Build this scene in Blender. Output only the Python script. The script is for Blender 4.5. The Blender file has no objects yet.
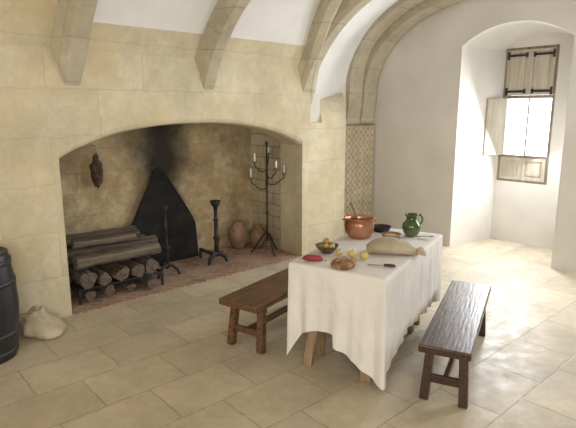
import bpy, bmesh, math, random
from mathutils import Vector, Matrix, noise
random.seed(7)
C = bpy.context.scene
COL = C.collection
PI = math.pi
# ------------------------------------------------------------------ camera
H = 1.80; F = 520.0; HOR = 110.0
pitch = math.atan((214-HOR)/F); yaw = math.radians(48)
cp, sp = math.cos(pitch), math.sin(pitch)
FW = Vector((math.cos(yaw)*cp, math.sin(yaw)*cp, -sp))
RT = Vector((math.sin(yaw), -math.cos(yaw), 0))
UP = RT.cross(FW)
CAM = Vector((0, 0, H))
cd = bpy.data.cameras.new('camera'); cam = bpy.data.objects.new('camera', cd); COL.objects.link(cam)
cam.location = CAM; cam.rotation_euler = FW.to_track_quat('-Z', 'Y').to_euler()
cd.sensor_width = 36; cd.lens = F/576*36; cd.clip_start = 0.05
C.camera = cam
def ray(px, py): return FW + RT*((px-288)/F) + UP*((214-py)/F)
def PZ(px, py, z=0.0):
    d = ray(px, py); return CAM + d*((z-H)/d.z)
def PY(px, py, y):
    d = ray(px, py); return CAM + d*(y/d.y)
def cam2room(x, y, z=0.0):   # x right of, y ahead of the viewpoint (metres on the ground)
    return Vector((x*math.sin(yaw)+y*math.cos(yaw), -x*math.cos(yaw)+y*math.sin(yaw), z))
# ------------------------------------------------------------------ materials
def newmat(name):
    m = bpy.data.materials.new(name); m.use_nodes = True
    nt = m.node_tree; b = nt.nodes['Principled BSDF']
    return m, nt, b
def N(nt, t, **kw):
    n = nt.nodes.new(t)
    for k, v in kw.items(): setattr(n, k, v)
    return n
def noise_mat(name, c1, c2, scale=5, rough=.7, metal=0, bump=0, detail=6, stretch=(1,1,1), lo=.35, hi=.65, coat=0, bscale=None):
    m, nt, b = newmat(name)
    tc = N(nt, 'ShaderNodeTexCoord'); mp = N(nt, 'ShaderNodeMapping'); mp.inputs['Scale'].default_value = stretch
    nt.links.new(tc.outputs['Object'], mp.inputs['Vector'])
    nz = N(nt, 'ShaderNodeTexNoise'); nz.inputs['Scale'].default_value = scale; nz.inputs['Detail'].default_value = detail
    nt.links.new(mp.outputs[0], nz.inputs['Vector'])
    cr = N(nt, 'ShaderNodeValToRGB'); cr.color_ramp.elements[0].position = lo; cr.color_ramp.elements[1].position = hi
    cr.color_ramp.elements[0].color = (*c1, 1); cr.color_ramp.elements[1].color = (*c2, 1)
    nt.links.new(nz.outputs['Fac'], cr.inputs[0]); nt.links.new(cr.outputs[0], b.inputs['Base Color'])
    b.inputs['Roughness'].default_value = rough; b.inputs['Metallic'].default_value = metal
    if coat: b.inputs['Coat Weight'].default_value = coat
    if bump:
        n2 = nz
        if bscale:
            n2 = N(nt, 'ShaderNodeTexNoise'); n2.inputs['Scale'].default_value = bscale; n2.inputs['Detail'].default_value = 5
            nt.links.new(mp.outputs[0], n2.inputs['Vector'])
        bp = N(nt, 'ShaderNodeBump'); bp.inputs['Strength'].default_value = bump; bp.inputs['Distance'].default_value = .01
        nt.links.new(n2.outputs['Fac'], bp.inputs['Height']); nt.links.new(bp.outputs[0], b.inputs['Normal'])
    return m
def block_mat(name, c1, c2, mortar, bw, rh, ms, horiz=False, rot=0, stain=(.75,1.1), rough=.85, soot=False, bump=.35, stain_scale=1.3, tint=None, wav=.02, tint_amt=.55, tint_scale=2.6, tint2=None, speck=(.9,1.06), jb=1.0, t2=.6):
    m, nt, b = newmat(name); L = nt.links.new
    tc = N(nt, 'ShaderNodeTexCoord'); sx = N(nt, 'ShaderNodeSeparateXYZ'); L(tc.outputs['Object'], sx.inputs[0])
    cb = N(nt, 'ShaderNodeCombineXYZ')
    if horiz:
        L(sx.outputs[0], cb.inputs[0]); L(sx.outputs[1], cb.inputs[1])
    else:
        ad = N(nt, 'ShaderNodeMath', operation='ADD'); L(sx.outputs[0], ad.inputs[0]); L(sx.outputs[1], ad.inputs[1])
        L(ad.outputs[0], cb.inputs[0]); L(sx.outputs[2], cb.inputs[1])
    mp = N(nt, 'ShaderNodeMapping'); mp.inputs['Rotation'].default_value = (0, 0, rot); L(cb.outputs[0], mp.inputs[0])
    wn = N(nt, 'ShaderNodeTexNoise'); wn.inputs['Scale'].default_value = 6; L(mp.outputs[0], wn.inputs['Vector'])
    wa = N(nt, 'ShaderNodeVectorMath', operation='SCALE'); L(wn.outputs['Color'], wa.inputs[0]); wa.inputs['Scale'].default_value = wav
    wb = N(nt, 'ShaderNodeVectorMath', operation='ADD'); L(mp.outputs[0], wb.inputs[0]); L(wa.outputs[0], wb.inputs[1])
    br = N(nt, 'ShaderNodeTexBrick'); L(wb.outputs[0], br.inputs['Vector'])
    br.inputs['Scale'].default_value = 1; br.inputs['Brick Width'].default_value = bw; br.inputs['Row Height'].default_value = rh
    br.inputs['Mortar Size'].default_value = ms; br.inputs['Mortar Smooth'].default_value = .6; br.inputs['Bias'].default_value = 0
    br.inputs['Color1'].default_value = (*c1, 1); br.inputs['Color2'].default_value = (*c2, 1); br.inputs['Mortar'].default_value = (*mortar, 1)
    def nz(scale, detail, rg, fr, to):
        a = N(nt, 'ShaderNodeTexNoise'); a.inputs['Scale'].default_value = scale; a.inputs['Detail'].default_value = detail; a.inputs['Roughness'].default_value = rg
        L(tc.outputs['Object'], a.inputs['Vector'])
        r = N(nt, 'ShaderNodeMapRange'); r.inputs['From Min'].default_value = fr[0]; r.inputs['From Max'].default_value = fr[1]
        r.inputs['To Min'].default_value = to[0]; r.inputs['To Max'].default_value = to[1]; L(a.outputs['Fac'], r.inputs[0]); return r.outputs[0]
    def mul(col, val):
        mx = N(nt, 'ShaderNodeMix', data_type='RGBA', blend_type='MULTIPLY'); mx.inputs[0].default_value = 1
        L(col, mx.inputs[6]); L(val, mx.inputs[7]); return mx.outputs[2]
    def mixc(col, fac, c):
        x = N(nt, 'ShaderNodeMix', data_type='RGBA'); L(fac, x.inputs[0]); L(col, x.inputs[6]); x.inputs[7].default_value = (*c, 1); return x.outputs[2]
    out = mul(br.outputs['Color'], nz(stain_scale, 9, .68, (.3,.7), stain))
    out = mul(out, nz(11, 8, .75, (.32,.68), speck))
    if tint: out = mixc(out, nz(tint_scale, 10, .72, (.44,.68), (0, tint_amt)), tint)
    if tint2: out = mixc(out, nz(tint_scale*1.7, 10, .75, (.52,.68), (0, t2)), tint2)
    if soot:
        d = N(nt, 'ShaderNodeMath', operation='SUBTRACT'); L(sx.outputs[0], d.inputs[0]); d.inputs[1].default_value = 2.98
        a = N(nt, 'ShaderNodeMath', operation='ABSOLUTE'); L(d.outputs[0], a.inputs[0])
        n2 = N(nt, 'ShaderNodeTexNoise'); n2.inputs['Scale'].default_value = 1.9; n2.inputs['Detail'].default_value = 10; n2.inputs['Roughness'].default_value = .62; L(tc.outputs['Object'], n2.inputs['Vector'])
        s2 = N(nt, 'ShaderNodeMath', operation='MULTIPLY_ADD'); L(n2.outputs['Fac'], s2.inputs[0]); s2.inputs[1].default_value = -.75; L(a.outputs[0], s2.inputs[2])
        zz = N(nt, 'ShaderNodeMath', operation='MULTIPLY_ADD'); L(sx.outputs[2], zz.inputs[0]); zz.inputs[1].default_value = -.08; L(s2.outputs[0], zz.inputs[2])
        m2 = N(nt, 'ShaderNodeMapRange', interpolation_type='SMOOTHSTEP'); m2.inputs['From Min'].default_value = -.44; m2.inputs['From Max'].default_value = .12
        m2.inputs['To Min'].default_value = .98; m2.inputs['To Max'].default_value = 0; L(zz.outputs[0], m2.inputs[0])
        m3 = N(nt, 'ShaderNodeMapRange', interpolation_type='SMOOTHSTEP'); m3.inputs['From Min'].default_value = .7; m3.inputs['From Max'].default_value = 1.7; m3.inputs['To Max'].default_value = .6; L(sx.outputs[2], m3.inputs[0])
        n5 = nz(1.6, 8, .65, (.35,.65), (0.2, 1)); mm = N(nt, 'ShaderNodeMath', operation='MULTIPLY'); L(m3.outputs[0], mm.inputs[0]); L(n5, mm.inputs[1])
        out = mixc(out, mm.outputs[0], (.18,.115,.055))
        out = mixc(out, m2.outputs[0], (.014,.011,.009))
    L(out, b.inputs['Base Color']); b.inputs['Roughness'].default_value = rough
    if horiz and rough < .5:
        L(nz(7, 8, .7, (.3,.7), (rough-.06, rough+.2)), b.inputs['Roughness'])
    iv = N(nt, 'ShaderNodeMath', operation='MULTIPLY_ADD'); L(br.outputs['Fac'], iv.inputs[0]); iv.inputs[1].default_value = -jb
    n4 = N(nt, 'ShaderNodeTexNoise'); n4.inputs['Scale'].default_value = 14; n4.inputs['Detail'].default_value = 8; L(tc.outputs['Object'], n4.inputs['Vector'])
    L(n4.outputs['Fac'], iv.inputs[2])
    bp = N(nt, 'ShaderNodeBump'); bp.inputs['Strength'].default_value = bump; bp.inputs['Distance'].default_value = .014
    L(iv.outputs[0], bp.inputs['Height']); L(bp.outputs[0], b.inputs['Normal'])
    return m
M = {}
M['stone'] = block_mat('limestone_blocks', (.735,.665,.495), (.665,.59,.425), (.605,.535,.385), .86, .40, .006, stain=(.74,1.10), tint=(.60,.485,.275), tint_amt=.7, tint2=(.70,.665,.57), bump=.36, stain_scale=2.0, wav=.05, tint_scale=1.7, jb=.65, t2=.5)
M['stone2'] = block_mat('rib_stone', (.61,.55,.42), (.51,.455,.345), (.42,.37,.275), .9, .34, .006, stain=(.72,1.12), tint=(.46,.395,.27), tint_amt=.5, bump=.4, stain_scale=3, jb=.8)
M['soot'] = block_mat('hearth_wall', (.62,.51,.32), (.56,.455,.28), (.49,.40,.25), .46, .24, .004, stain=(.42,1.2), soot=True, stain_scale=2.8, bump=.8, tint=(.36,.235,.11), tint_amt=.85, tint_scale=2.6, tint2=(.68,.61,.46), wav=.10, jb=.4, speck=(.75,1.1))
M['hstone'] = block_mat('hearth_side', (.66,.58,.42), (.55,.48,.34), (.40,.34,.245), .30, .15, .010, stain=(.6,1.1), stain_scale=2.2, bump=.6, tint=(.44,.35,.21))
M['plaster'] = noise_mat('white_plaster', (.66,.635,.59), (.775,.75,.71), 1.6, .9, bump=.3, bscale=9, lo=.3, hi=.7)
M['vault'] = noise_mat('vault_plaster', (.76,.76,.76), (.86,.86,.86), 2.0, .9, bump=.2, bscale=8)
M['floor'] = block_mat('floor_flags', (.655,.57,.43), (.53,.455,.34), (.40,.34,.255), .57, .42, .007, horiz=True, stain=(.76,1.12), rough=.42, bump=.22, stain_scale=2.2, wav=.028, tint=(.49,.41,.295), tint_amt=.45, tint_scale=3.0, tint2=(.66,.61,.51), jb=.8, t2=.5)
M['brick'] = block_mat('hearth_bricks', (.45,.26,.18), (.33,.19,.13), (.49,.41,.32), .19, .095, .009, horiz=True, rot=PI/4, stain=(.68,1.15), rough=.9, bump=.6, tint=(.41,.33,.25), tint_amt=.6, wav=.008)
M['iron'] = noise_mat('black_iron', (.013,.012,.012), (.034,.031,.029), 14, .65, .1, bump=.25)
M['cast'] = noise_mat('sooty_cast_iron', (.004,.004,.004), (.018,.016,.014), 5, .9, 0, bump=.8, bscale=12)
M['hoop'] = noise_mat('worn_hoop_iron', (.04,.04,.045), (.08,.08,.085), 12, .5, .7)
M['wood_dark'] = noise_mat('dark_bench_wood', (.028,.013,.009), (.078,.038,.023), 5, .33, bump=.2, stretch=(1.2,12,12), coat=.12)
M['wood_brown'] = noise_mat('brown_bench_wood', (.06,.028,.014), (.20,.105,.053), 5, .38, bump=.2, stretch=(1.2,12,12), coat=.15)
M['wood_leg'] = noise_mat('trestle_wood', (.26,.17,.095), (.40,.28,.17), 6, .6, bump=.2, stretch=(8,8,1))
M['wood_pale'] = noise_mat('weathered_shutter_wood', (.40,.355,.28), (.57,.515,.42), 3, .75, bump=.25, stretch=(1,6,.6), lo=.3, hi=.7)
M['frame_wood'] = noise_mat('window_frame_wood', (.17,.14,.10), (.30,.255,.19), 3, .65, bump=.15, stretch=(1,5,1))
M['spoon'] = noise_mat('spoon_wood', (.20,.10,.05), (.30,.16,.08), 9, .5)
M['cloth'] = noise_mat('white_linen', (.74,.72,.69), (.81,.79,.76), 3, .9, bump=.15, bscale=120)
M['bark'] = noise_mat('bark', (.028,.022,.017), (.15,.12,.09), 9, .9, bump=1.0, stretch=(.22,.25,.22))
M['split'] = noise_mat('split_wood', (.045,.035,.026), (.20,.16,.12), 7, .85, bump=1.0, stretch=(.4,.12,.4))
M['cut'] = noise_mat('cut_wood', (.06,.046,.033), (.17,.13,.093), 18, .8, bump=.3, stretch=(.12,.12,.12))
M['copper'] = noise_mat('copper', (.42,.19,.11), (.62,.32,.20), 5, .30, .85, bump=.12, bscale=30)
M['terra'] = noise_mat('terracotta', (.22,.135,.08), (.36,.23,.145), 6, .75, bump=.2)
M['greenglaze'] = noise_mat('green_glaze', (.035,.075,.028), (.13,.17,.06), 9, .2, coat=.5)
M['bread'] = noise_mat('bread_crust', (.20,.095,.04), (.52,.34,.20), 14, .85, bump=1.0, lo=.38, hi=.66, bscale=40)
M['breadcut'] = noise_mat('bread_score', (.60,.47,.33), (.70,.57,.42), 20, .9)
M['yellow'] = noise_mat('yellow_peel', (.58,.43,.10), (.70,.56,.20), 10, .4)
M['greenf'] = noise_mat('green_peel', (.15,.19,.06), (.28,.30,.10), 8, .4)
M['orangef'] = noise_mat('orange_peel', (.40,.22,.07), (.52,.32,.12), 8, .45)
M['yolive'] = noise_mat('olive_yellow_peel', (.40,.34,.09), (.52,.45,.16), 8, .45)
M['redf'] = noise_mat('red_skin', (.20,.015,.03), (.40,.05,.07), 14, .45, bump=.4)
M['stem'] = noise_mat('fruit_stem', (.06,.04,.02), (.12,.08,.03), 8, .7)
M['linen'] = noise_mat('tan_linen', (.39,.33,.23), (.54,.465,.345), 6, .9, bump=.35, bscale=50)
M['sack'] = noise_mat('pale_sackcloth', (.48,.41,.29), (.64,.56,.43), 5, .95, bump=.5, bscale=50)
M['sack2'] = noise_mat('brown_sackcloth', (.22,.18,.13), (.34,.285,.21), 7, .95, bump=.5, bscale=60)
M['string'] = noise_mat('string', (.30,.22,.12), (.42,.32,.2), 20, .9)
M['barrel'] = noise_mat('barrel_wood', (.012,.013,.016), (.024,.026,.031), 4, .42, bump=.1, stretch=(10,10,1))
M['candle'] = noise_mat('candle_wax', (.82,.80,.72), (.88,.86,.80), 4, .5)
M['steel'] = noise_mat('dull_steel', (.30,.29,.28), (.45,.44,.42), 9, .4, .9)
M['cream'] = noise_mat('cream_filling', (.50,.36,.18), (.64,.50,.30), 20, .8, bump=.4)
M['dried'] = noise_mat('dried_leaves', (.04,.025,.015), (.12,.075,.045), 15, .9, bump=.8)
def hanging_mat():
    m, nt, b = newmat('patterned_hanging'); L = nt.links.new
    tc = N(nt, 'ShaderNodeTexCoord'); sx = N(nt, 'ShaderNodeSeparateXYZ'); L(tc.outputs['Object'], sx.inputs[0])
    def sinof(op):
        a = N(nt, 'ShaderNodeMath', operation=op); L(sx.outputs[0], a.inputs[0]); L(sx.outputs[2], a.inputs[1])
        k = N(nt, 'ShaderNodeMath', operation='MULTIPLY'); L(a.outputs[0], k.inputs[0]); k.inputs[1].default_value = 31
        s = N(nt, 'ShaderNodeMath', operation='SINE'); L(k.outputs[0], s.inputs[0])
        q = N(nt, 'ShaderNodeMath', operation='ABSOLUTE'); L(s.outputs[0], q.inputs[0]); return q
    p, q = sinof('ADD'), sinof('SUBTRACT')
    mi = N(nt, 'ShaderNodeMath', operation='MINIMUM'); L(p.outputs[0], mi.inputs[0]); L(q.outputs[0], mi.inputs[1])
    mxm = N(nt, 'ShaderNodeMath', operation='MAXIMUM'); L(p.outputs[0], mxm.inputs[0]); L(q.outputs[0], mxm.inputs[1])
    def thr(o, a, gt):
        r = N(nt, 'ShaderNodeMapRange'); r.inputs['From Min'].default_value = a-.06; r.inputs['From Max'].default_value = a+.06
        r.inputs['To Min'].default_value = 0 if gt else 1; r.inputs['To Max'].default_value = 1 if gt else 0; L(o.outputs[0], r.inputs[0]); return r.outputs[0]
    def mix(f, a, c):
        x = N(nt, 'ShaderNodeMix', data_type='RGBA'); L(f, x.inputs[0])
        if isinstance(a, tuple): x.inputs[6].default_value = (*a, 1)
        else: L(a, x.inputs[6])
        x.inputs[7].default_value = (*c, 1); return x.outputs[2]
    o = mix(thr(mi, .16, False), (.50,.45,.31), (.38,.355,.23)); o = mix(thr(mi, .80, True), o, (.42,.22,.16)); o = mix(thr(mxm, .42, False), o, (.57,.52,.39))
    n = N(nt, 'ShaderNodeTexNoise'); n.inputs['Scale'].default_value = 5; L(tc.outputs['Object'], n.inputs['Vector'])
    r = N(nt, 'ShaderNodeMapRange'); r.inputs['From Min'].default_value = .3; r.inputs['From Max'].default_value = .7; r.inputs['To Min'].default_value = .8; r.inputs['To Max'].default_value = 1.1; L(n.outputs['Fac'], r.inputs[0])
    x = N(nt, 'ShaderNodeMix', data_type='RGBA', blend_type='MULTIPLY'); x.inputs[0].default_value = 1; L(o, x.inputs[6]); L(r.outputs[0], x.inputs[7])
    L(x.outputs[2], b.inputs['Base Color']); b.inputs['Roughness'].default_value = .9
    return m
M['hang'] = hanging_mat()
def glass_mat():
    m, nt, b = newmat('window_glass'); L = nt.links.new
    tr = N(nt, 'ShaderNodeBsdfTransparent'); tr.inputs[0].default_value = (.95,.97,1,1)
    gl = N(nt, 'ShaderNodeBsdfGlossy'); gl.inputs['Roughness'].default_value = .1
    mx = N(nt, 'ShaderNodeMixShader'); mx.inputs[0].default_value = .05
    L(tr.outputs[0], mx.inputs[1]); L(gl.outputs[0], mx.inputs[2]); L(mx.outputs[0], nt.nodes['Material Output'].inputs[0])
    return m
M['glass'] = glass_mat()
# ------------------------------------------------------------------ mesh helpers
def B(): return bmesh.new()
def obj(name, bm, mat, parent=None, smooth=False, bevel=0, loc=None):
    bmesh.ops.recalc_face_normals(bm, faces=bm.faces[:])
    me = bpy.data.meshes.new(name); bm.to_mesh(me); bm.free()
    me.materials.append(M[mat] if isinstance(mat, str) else mat)
    if smooth:
        for p in me.polygons: p.use_smooth = True
    o = bpy.data.objects.new(name, me); COL.objects.link(o)
    if parent: o.parent = parent
    if loc is not None: o.location = loc
    if bevel:
        mo = o.modifiers.new('bevel', 'BEVEL'); mo.width = bevel; mo.segments = 2; mo.limit_method = 'ANGLE'
    return o
def struct(name, bm, mat, parent=None, **k):
    o = obj(name, bm, mat, parent, **k)
    if not parent: o['kind'] = 'structure'
    return o
def tag(o, label, cat, group=None):
    o['label'] = label; o['category'] = cat
    if group: o['group'] = group
    return o
def thing(name, label, cat, loc=(0,0,0), rz=0, group=None):
    o = bpy.data.objects.new(name, None); COL.objects.link(o); o.empty_display_size = .1
    o.location = loc; o.rotation_euler = (0, 0, rz)
    return tag(o, label, cat, group)
def box(bm, x0, x1, y0, y1, z0, z1):
    v = [bm.verts.new(p) for p in [(x0,y0,z0),(x1,y0,z0),(x1,y1,z0),(x0,y1,z0),(x0,y0,z1),(x1,y0,z1),(x1,y1,z1),(x0,y1,z1)]]
    for f in [(0,3,2,1),(4,5,6,7),(0,1,5,4),(1,2,6,5),(2,3,7,6),(3,0,4,7)]: bm.faces.new([v[i] for i in f])
    return bm
def beam(bm, p0, p1, w, h, up=(0,0,1), w1=None, h1=None):
    p0 = Vector(p0); p1 = Vector(p1); t = (p1-p0).normalized(); u = Vector(up)
    if abs(t.dot(u)) > .95: u = Vector((1,0,0))
    s = t.cross(u).normalized(); n = s.cross(t)
    w1 = w1 or w; h1 = h1 or h; vs = []
    for p, a, b_ in ((p0, w, h), (p1, w1, h1)):
        for i, j in ((-1,-1),(1,-1),(1,1),(-1,1)): vs.append(bm.verts.new(p + s*(i*a/2) + n*(j*b_/2)))
    bm.faces.new(vs[:4][::-1]); bm.faces.new(vs[4:])
    for i in range(4): bm.faces.new([vs[i], vs[(i+1)%4], vs[4+(i+1)%4], vs[4+i]])
    return bm
def tube(bm, pts, r, seg=10, cap=True):
    pts = [Vector(p) for p in pts]; n = len(pts)
    rs = r if isinstance(r, (list, tuple)) else [r]*n
    rings = []; prev = None
    for i, p in enumerate(pts):
        t = (pts[min(i+1, n-1)] - pts[max(i-1, 0)]).normalized()
        if prev is None:
            a = Vector((0,0,1)) if abs(t.z) < .9 else Vector((1,0,0))
            u = t.cross(a).normalized()
        else:
            u = (prev - t*prev.dot(t)).normalized()
        prev = u; w = t.cross(u)
        rings.append([bm.verts.new(p + (u*math.cos(2*PI*k/seg) + w*math.sin(2*PI*k/seg))*rs[i]) for k in range(seg)])
    for a, b_ in zip(rings, rings[1:]):
        for k in range(seg): bm.faces.new([a[k], a[(k+1)%seg], b_[(k+1)%seg], b_[k]])
    if cap: bm.faces.new(rings[0][::-1]); bm.faces.new(rings[-1])
    return bm
def lathe(bm, prof, c=(0,0,0), seg=28, wob=0):
    c = Vector(c); rings = []
    for r, z in prof:
        if r < 1e-5: rings.append([bm.verts.new(c+Vector((0,0,z)))])
        else: rings.append([bm.verts.new(c+Vector((r*math.cos(2*PI*k/seg)*(1+wob*math.sin(3*2*PI*k/seg)), r*math.sin(2*PI*k/seg), z))) for k in range(seg)])
    for a, b_ in zip(rings, rings[1:]):
        for k in range(seg):
            k2 = (k+1)%seg
            if len(a) == 1 and len(b_) == 1: continue
            if len(a) == 1: bm.faces.new([a[0], b_[k2], b_[k]])
            elif len(b_) == 1: bm.faces.new([a[k], a[k2], b_[0]])
            else: bm.faces.new([a[k], a[k2], b_[k2], b_[k]])
    return bm
def blob(bm, c, rad, f=None, seg=28, rings=18, rz=0):
    g = bmesh.ops.create_uvsphere(bm, u_segments=seg, v_segments=rings, radius=1)
    R = Matrix.Rotation(rz, 3, 'Z')
    for v in g['verts']:
        q = v.co.copy(); k = f(q) if f else 1.0
        v.co = R @ Vector((q.x*rad[0]*k, q.y*rad[1]*k, q.z*rad[2]*k)) + Vector(c)
    return bm
def copy_tree(o, parent=None):
    c = o.copy(); COL.objects.link(c)
    if parent: c.parent = parent
    for ch in list(o.children): copy_tree(ch, c)
    return c
# ------------------------------------------------------------------ room
WY = 4.55; WX = 6.15; DY = 4.95; XB = 7.0
bm = B(); box(bm, -2.6, 7.15, -2.6, 5.7, -.12, 0); struct('floor', bm, 'floor')
AX0, AX1, AZ, APEX = 1.50, 4.33, 1.40, 1.67
AC = (AX0+AX1)/2; hc = (AX1-AX0)/2
def archz(x):      # flattened three-centred arch
    u = min(1, abs(x-AC)/hc); return AZ-.02+(APEX-AZ+.02)*(1-u**2.3)**.85
bm = B(); T = WY+.35; TOP = 3.9
xs = [AX0+(AX1-AX0)*i/64 for i in range(65)]
box(bm, -2.6, AX0, WY, T, 0, TOP)
for a, b_ in zip(xs, xs[1:]):
    za, zb = archz(a), archz(b_)
    def ch(x): return .045+.022*noise.noise(Vector((x*2.2, 5, 0)))+.008*noise.noise(Vector((x*9, 1, 0)))
    ca, cb_ = ch(a), ch(b_)
    P = lambda x, c, z: [(x, WY, z+c), (x, WY+c*.35, z+c*.35), (x, WY+c, z), (x, T, z)]
    va = [bm.verts.new(p) for p in P(a, ca, za)]; vb = [bm.verts.new(p) for p in P(b_, cb_, zb)]
    ta, tb_ = bm.verts.new((a, WY, TOP)), bm.verts.new((b_, WY, TOP))
    bm.faces.new([va[0], vb[0], tb_, ta])
    for i in range(3): bm.faces.new([va[i], va[i+1], vb[i+1], vb[i]])
box(bm, AX1, 4.46, WY, T, 1.65, TOP); box(bm, AX1, 5.10, WY, DY, 0, 1.65)
bmesh.ops.remove_doubles(bm, verts=bm.verts[:], dist=1e-4)
struct('wall_fireplace', bm, 'stone')
HY = 5.55
bm = B(); box(bm, AX0-.15, AX1+.15, HY, HY+.12, 0, 2.6); struct('wall_hearth_back', bm, 'soot')
bm = B(); box(bm, AX0-.15, AX0, T, HY, 0, 2.6); box(bm, AX1, AX1+.15, DY, HY, 0, 2.6); box(bm, AX1+.001, AX1+.15, T, DY, 1.65, 2.6); struct('wall_hearth_side', bm, 'hstone')
bm = B(); box(bm, AX0-.15, AX1+.15, T, HY+.12, 2.6, 2.7); struct('ceiling_flue_blocker', bm, 'soot')  # unseen lid over the hearth, added to stop sky light leaking in
bm = B(); box(bm, AX0, AX1, WY-.02, HY, 0, .012); tag(obj('hearth', bm, 'brick'), 'dusty red brick hearth floor laid diagonally under the fireplace arch', 'hearth')
bm = B(); box(bm, 4.4, WX+.1, DY, DY+.15, 0, 1.97); struct('wall_recess', bm, 'stone')
bm = B(); box(bm, 4.3, WX+.1, DY+.01, DY+.16, 1.97, TOP); box(bm, 4.46, 4.66, WY+.04, DY+.02, 1.652, 1.99); struct('wall_lunette', bm, 'plaster')
bm = B(); rows = []
for k in range(13):
    u = k/12; z = 1.65+.38*u; y = WY+(DY-WY-.02)*(1-math.cos(u*PI/2))
    x0 = 4.66+.02*u; x1 = 5.10+(.35)*(1-math.cos(u*PI/2))
    rows.append([bm.verts.new(p) for p in [(x0,y,z),(x1,y,z),(x1,DY+.01,z),(x0,DY+.01,z)]])
for a, b_ in zip(rows, rows[1:]):
    for i in range(4): bm.faces.new([a[i], a[(i+1)%4], b_[(i+1)%4], b_[i]])
bm.faces.new(rows[0]); bm.faces.new(rows[-1])
struct('trim_2', bm, 'stone')
# window wall with arched niche
NY0, NY1, NZ, NAP = 2.27, 3.58, 2.58, 2.80
hc2 = (NY1-NY0)/2; sg = NAP-NZ; NC = (NY0+NY1)/2
def nz_(y, c=NC, h=hc2, base=NZ, s=sg):
    R = (h*h+s*s)/(2*s); return base+s-R+math.sqrt(max(0, R*R-(y-c)**2))
IY0, IY1 = 2.42, 3.44
bm = B()
box(bm, WX, WX+.2, -2.6, NY0, 0, TOP); box(bm, WX, WX+.2, NY1, DY+.15, 0, TOP)
n = 24; ic = (IY0+IY1)/2; ih = (IY1-IY0)/2
for i in range(n):
    a = NY0+(NY1-NY0)*i/n; b_ = NY0+(NY1-NY0)*(i+1)/n; ia = IY0+(IY1-IY0)*i/n; ib = IY0+(IY1-IY0)*(i+1)/n
    za, zb = nz_(a), nz_(b_); ja, jb = nz_(ia, ic, ih, 2.58, .17), nz_(ib, ic, ih, 2.58, .17)
    v = [bm.verts.new(p) for p in [(WX,a,za),(WX,b_,zb),(WX,b_,TOP),(WX,a,TOP),(XB,ia,ja),(XB,ib,jb)]]
    bm.faces.new(v[:4]); bm.faces.new([v[0],v[4],v[5],v[1]])
for ya, yb in ((NY0, IY0), (NY1, IY1)):
    v = [bm.verts.new(p) for p in [(WX,ya,0),(XB,yb,0),(XB,yb,2.58),(WX,ya,NZ)]]; bm.faces.new(v)
bmesh.ops.remove_doubles(bm, verts=bm.verts[:], dist=1e-4)
struct('wall_window', bm, 'plaster')
WY0, WY1, WZ0, WZ1 = 2.74, 3.42, .84, 2.60
bm = B(); box(bm, XB, XB+.25, 2.0, WY0, 0, 3.0); box(bm, XB, XB+.25, WY1, 3.9, 0, 3.0); box(bm, XB, XB+.25, WY0, WY1, 0, WZ0); box(bm, XB, XB+.25, WY0, WY1, WZ1, 3.0)
struct('wall_niche', bm, 'plaster')
bm = B(); box(bm, -2.7, -2.6, -2.6, WY+.4, 0, TOP); struct('wall_left', bm, 'plaster')
bm = B(); box(bm, -2.7, WX+.2, -2.7, -2.6, 0, TOP); struct('wall_back', bm, 'plaster')
# vault
RA = 1.667; YA = 3.005; ZA = 1.375; OFF = .13
def profA(off=0.0, n=60, phi0=74):
    R = RA+off; pts = []
    for i in range(n//2):
        ph = math.radians(phi0*(1-i/(n//2))); pts.append((YA+R*math.sin(ph), ZA+R*math.cos(ph)))
    for i in range(n//2+1):
        y = YA-(YA+2.7)*i/(n//2); a = 6.6; b_ = .6
        pts.append((y, ZA+R-b_*(1-math.sqrt(max(0,1-((YA-y)/a)**2)))))
    return pts
def resample(pts, n):
    d = [0]
    for p, q in zip(pts, pts[1:]): d.append(d[-1]+math.hypot(p[0]-q[0], p[1]-q[1]))
    out = []; k = 0
    for i in range(n):
        s = d[-1]*i/(n-1)
        while k < len(d)-2 and d[k+1] < s: k += 1
        f = (s-d[k])/(d[k+1]-d[k]); out.append((pts[k][0]+(pts[k+1][0]-pts[k][0])*f, pts[k][1]+(pts[k+1][1]-pts[k][1])*f))
    return out
def smooth(pts, it=3):
    for _ in range(it):
        q = [pts[0]]
        for a, b_ in zip(pts, pts[1:]):
            q.append((.75*a[0]+.25*b_[0], .75*a[1]+.25*b_[1])); q.append((.25*a[0]+.75*b_[0], .25*a[1]+.75*b_[1]))
        q.append(pts[-1]); pts = q
    return pts
Bi = smooth([(4.93,1.62),(4.89,1.8),(4.87,2.0),(4.86,2.2),(4.77,2.46),(4.53,2.74),(4.15,2.96),(3.78,3.07),(3.2,3.16),(2.3,3.2),(1,3.2),(-1,3.05),(-2.6,2.6)])
Bo = smooth([(5.1,1.9),(5.08,2.3),(4.95,2.66),(4.65,3.0),(4.2,3.22),(3.78,3.32),(3.2,3.40),(2.3,3.44),(1,3.44),(-1,3.3),(-2.7,2.9)])
NS = 160
Ao = resample([(5.0,1.9)]+profA(OFF), NS); Bo_ = resample(Bo, NS)
def vault(name, xsv, mat, k0=0, k1=NS):
    bm = B(); cols = []
    for x in xsv:
        t = min(1, max(0, (x-4.45)/(WX-4.45))); t = t*t*(3-2*t)
        cols.append([bm.verts.new((x, a[0]*(1-t)+b_[0]*t, a[1]*(1-t)+b_[1]*t)) for a, b_ in list(zip(Ao, Bo_))[k0:k1]])
    for a, b_ in zip(cols, cols[1:]):
        for k in range(len(a)-1): bm.faces.new([a[k], a[k+1], b_[k+1], b_[k]])
    return struct(name, bm, mat, smooth=True)
kh = next(i for i, p in enumerate(Ao) if p[1] > 2.52)      # the masonry rises to here, plaster above
vault('ceiling', [1.63, 3, 4.2, 4.45], 'vault', kh-1, NS)
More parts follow.
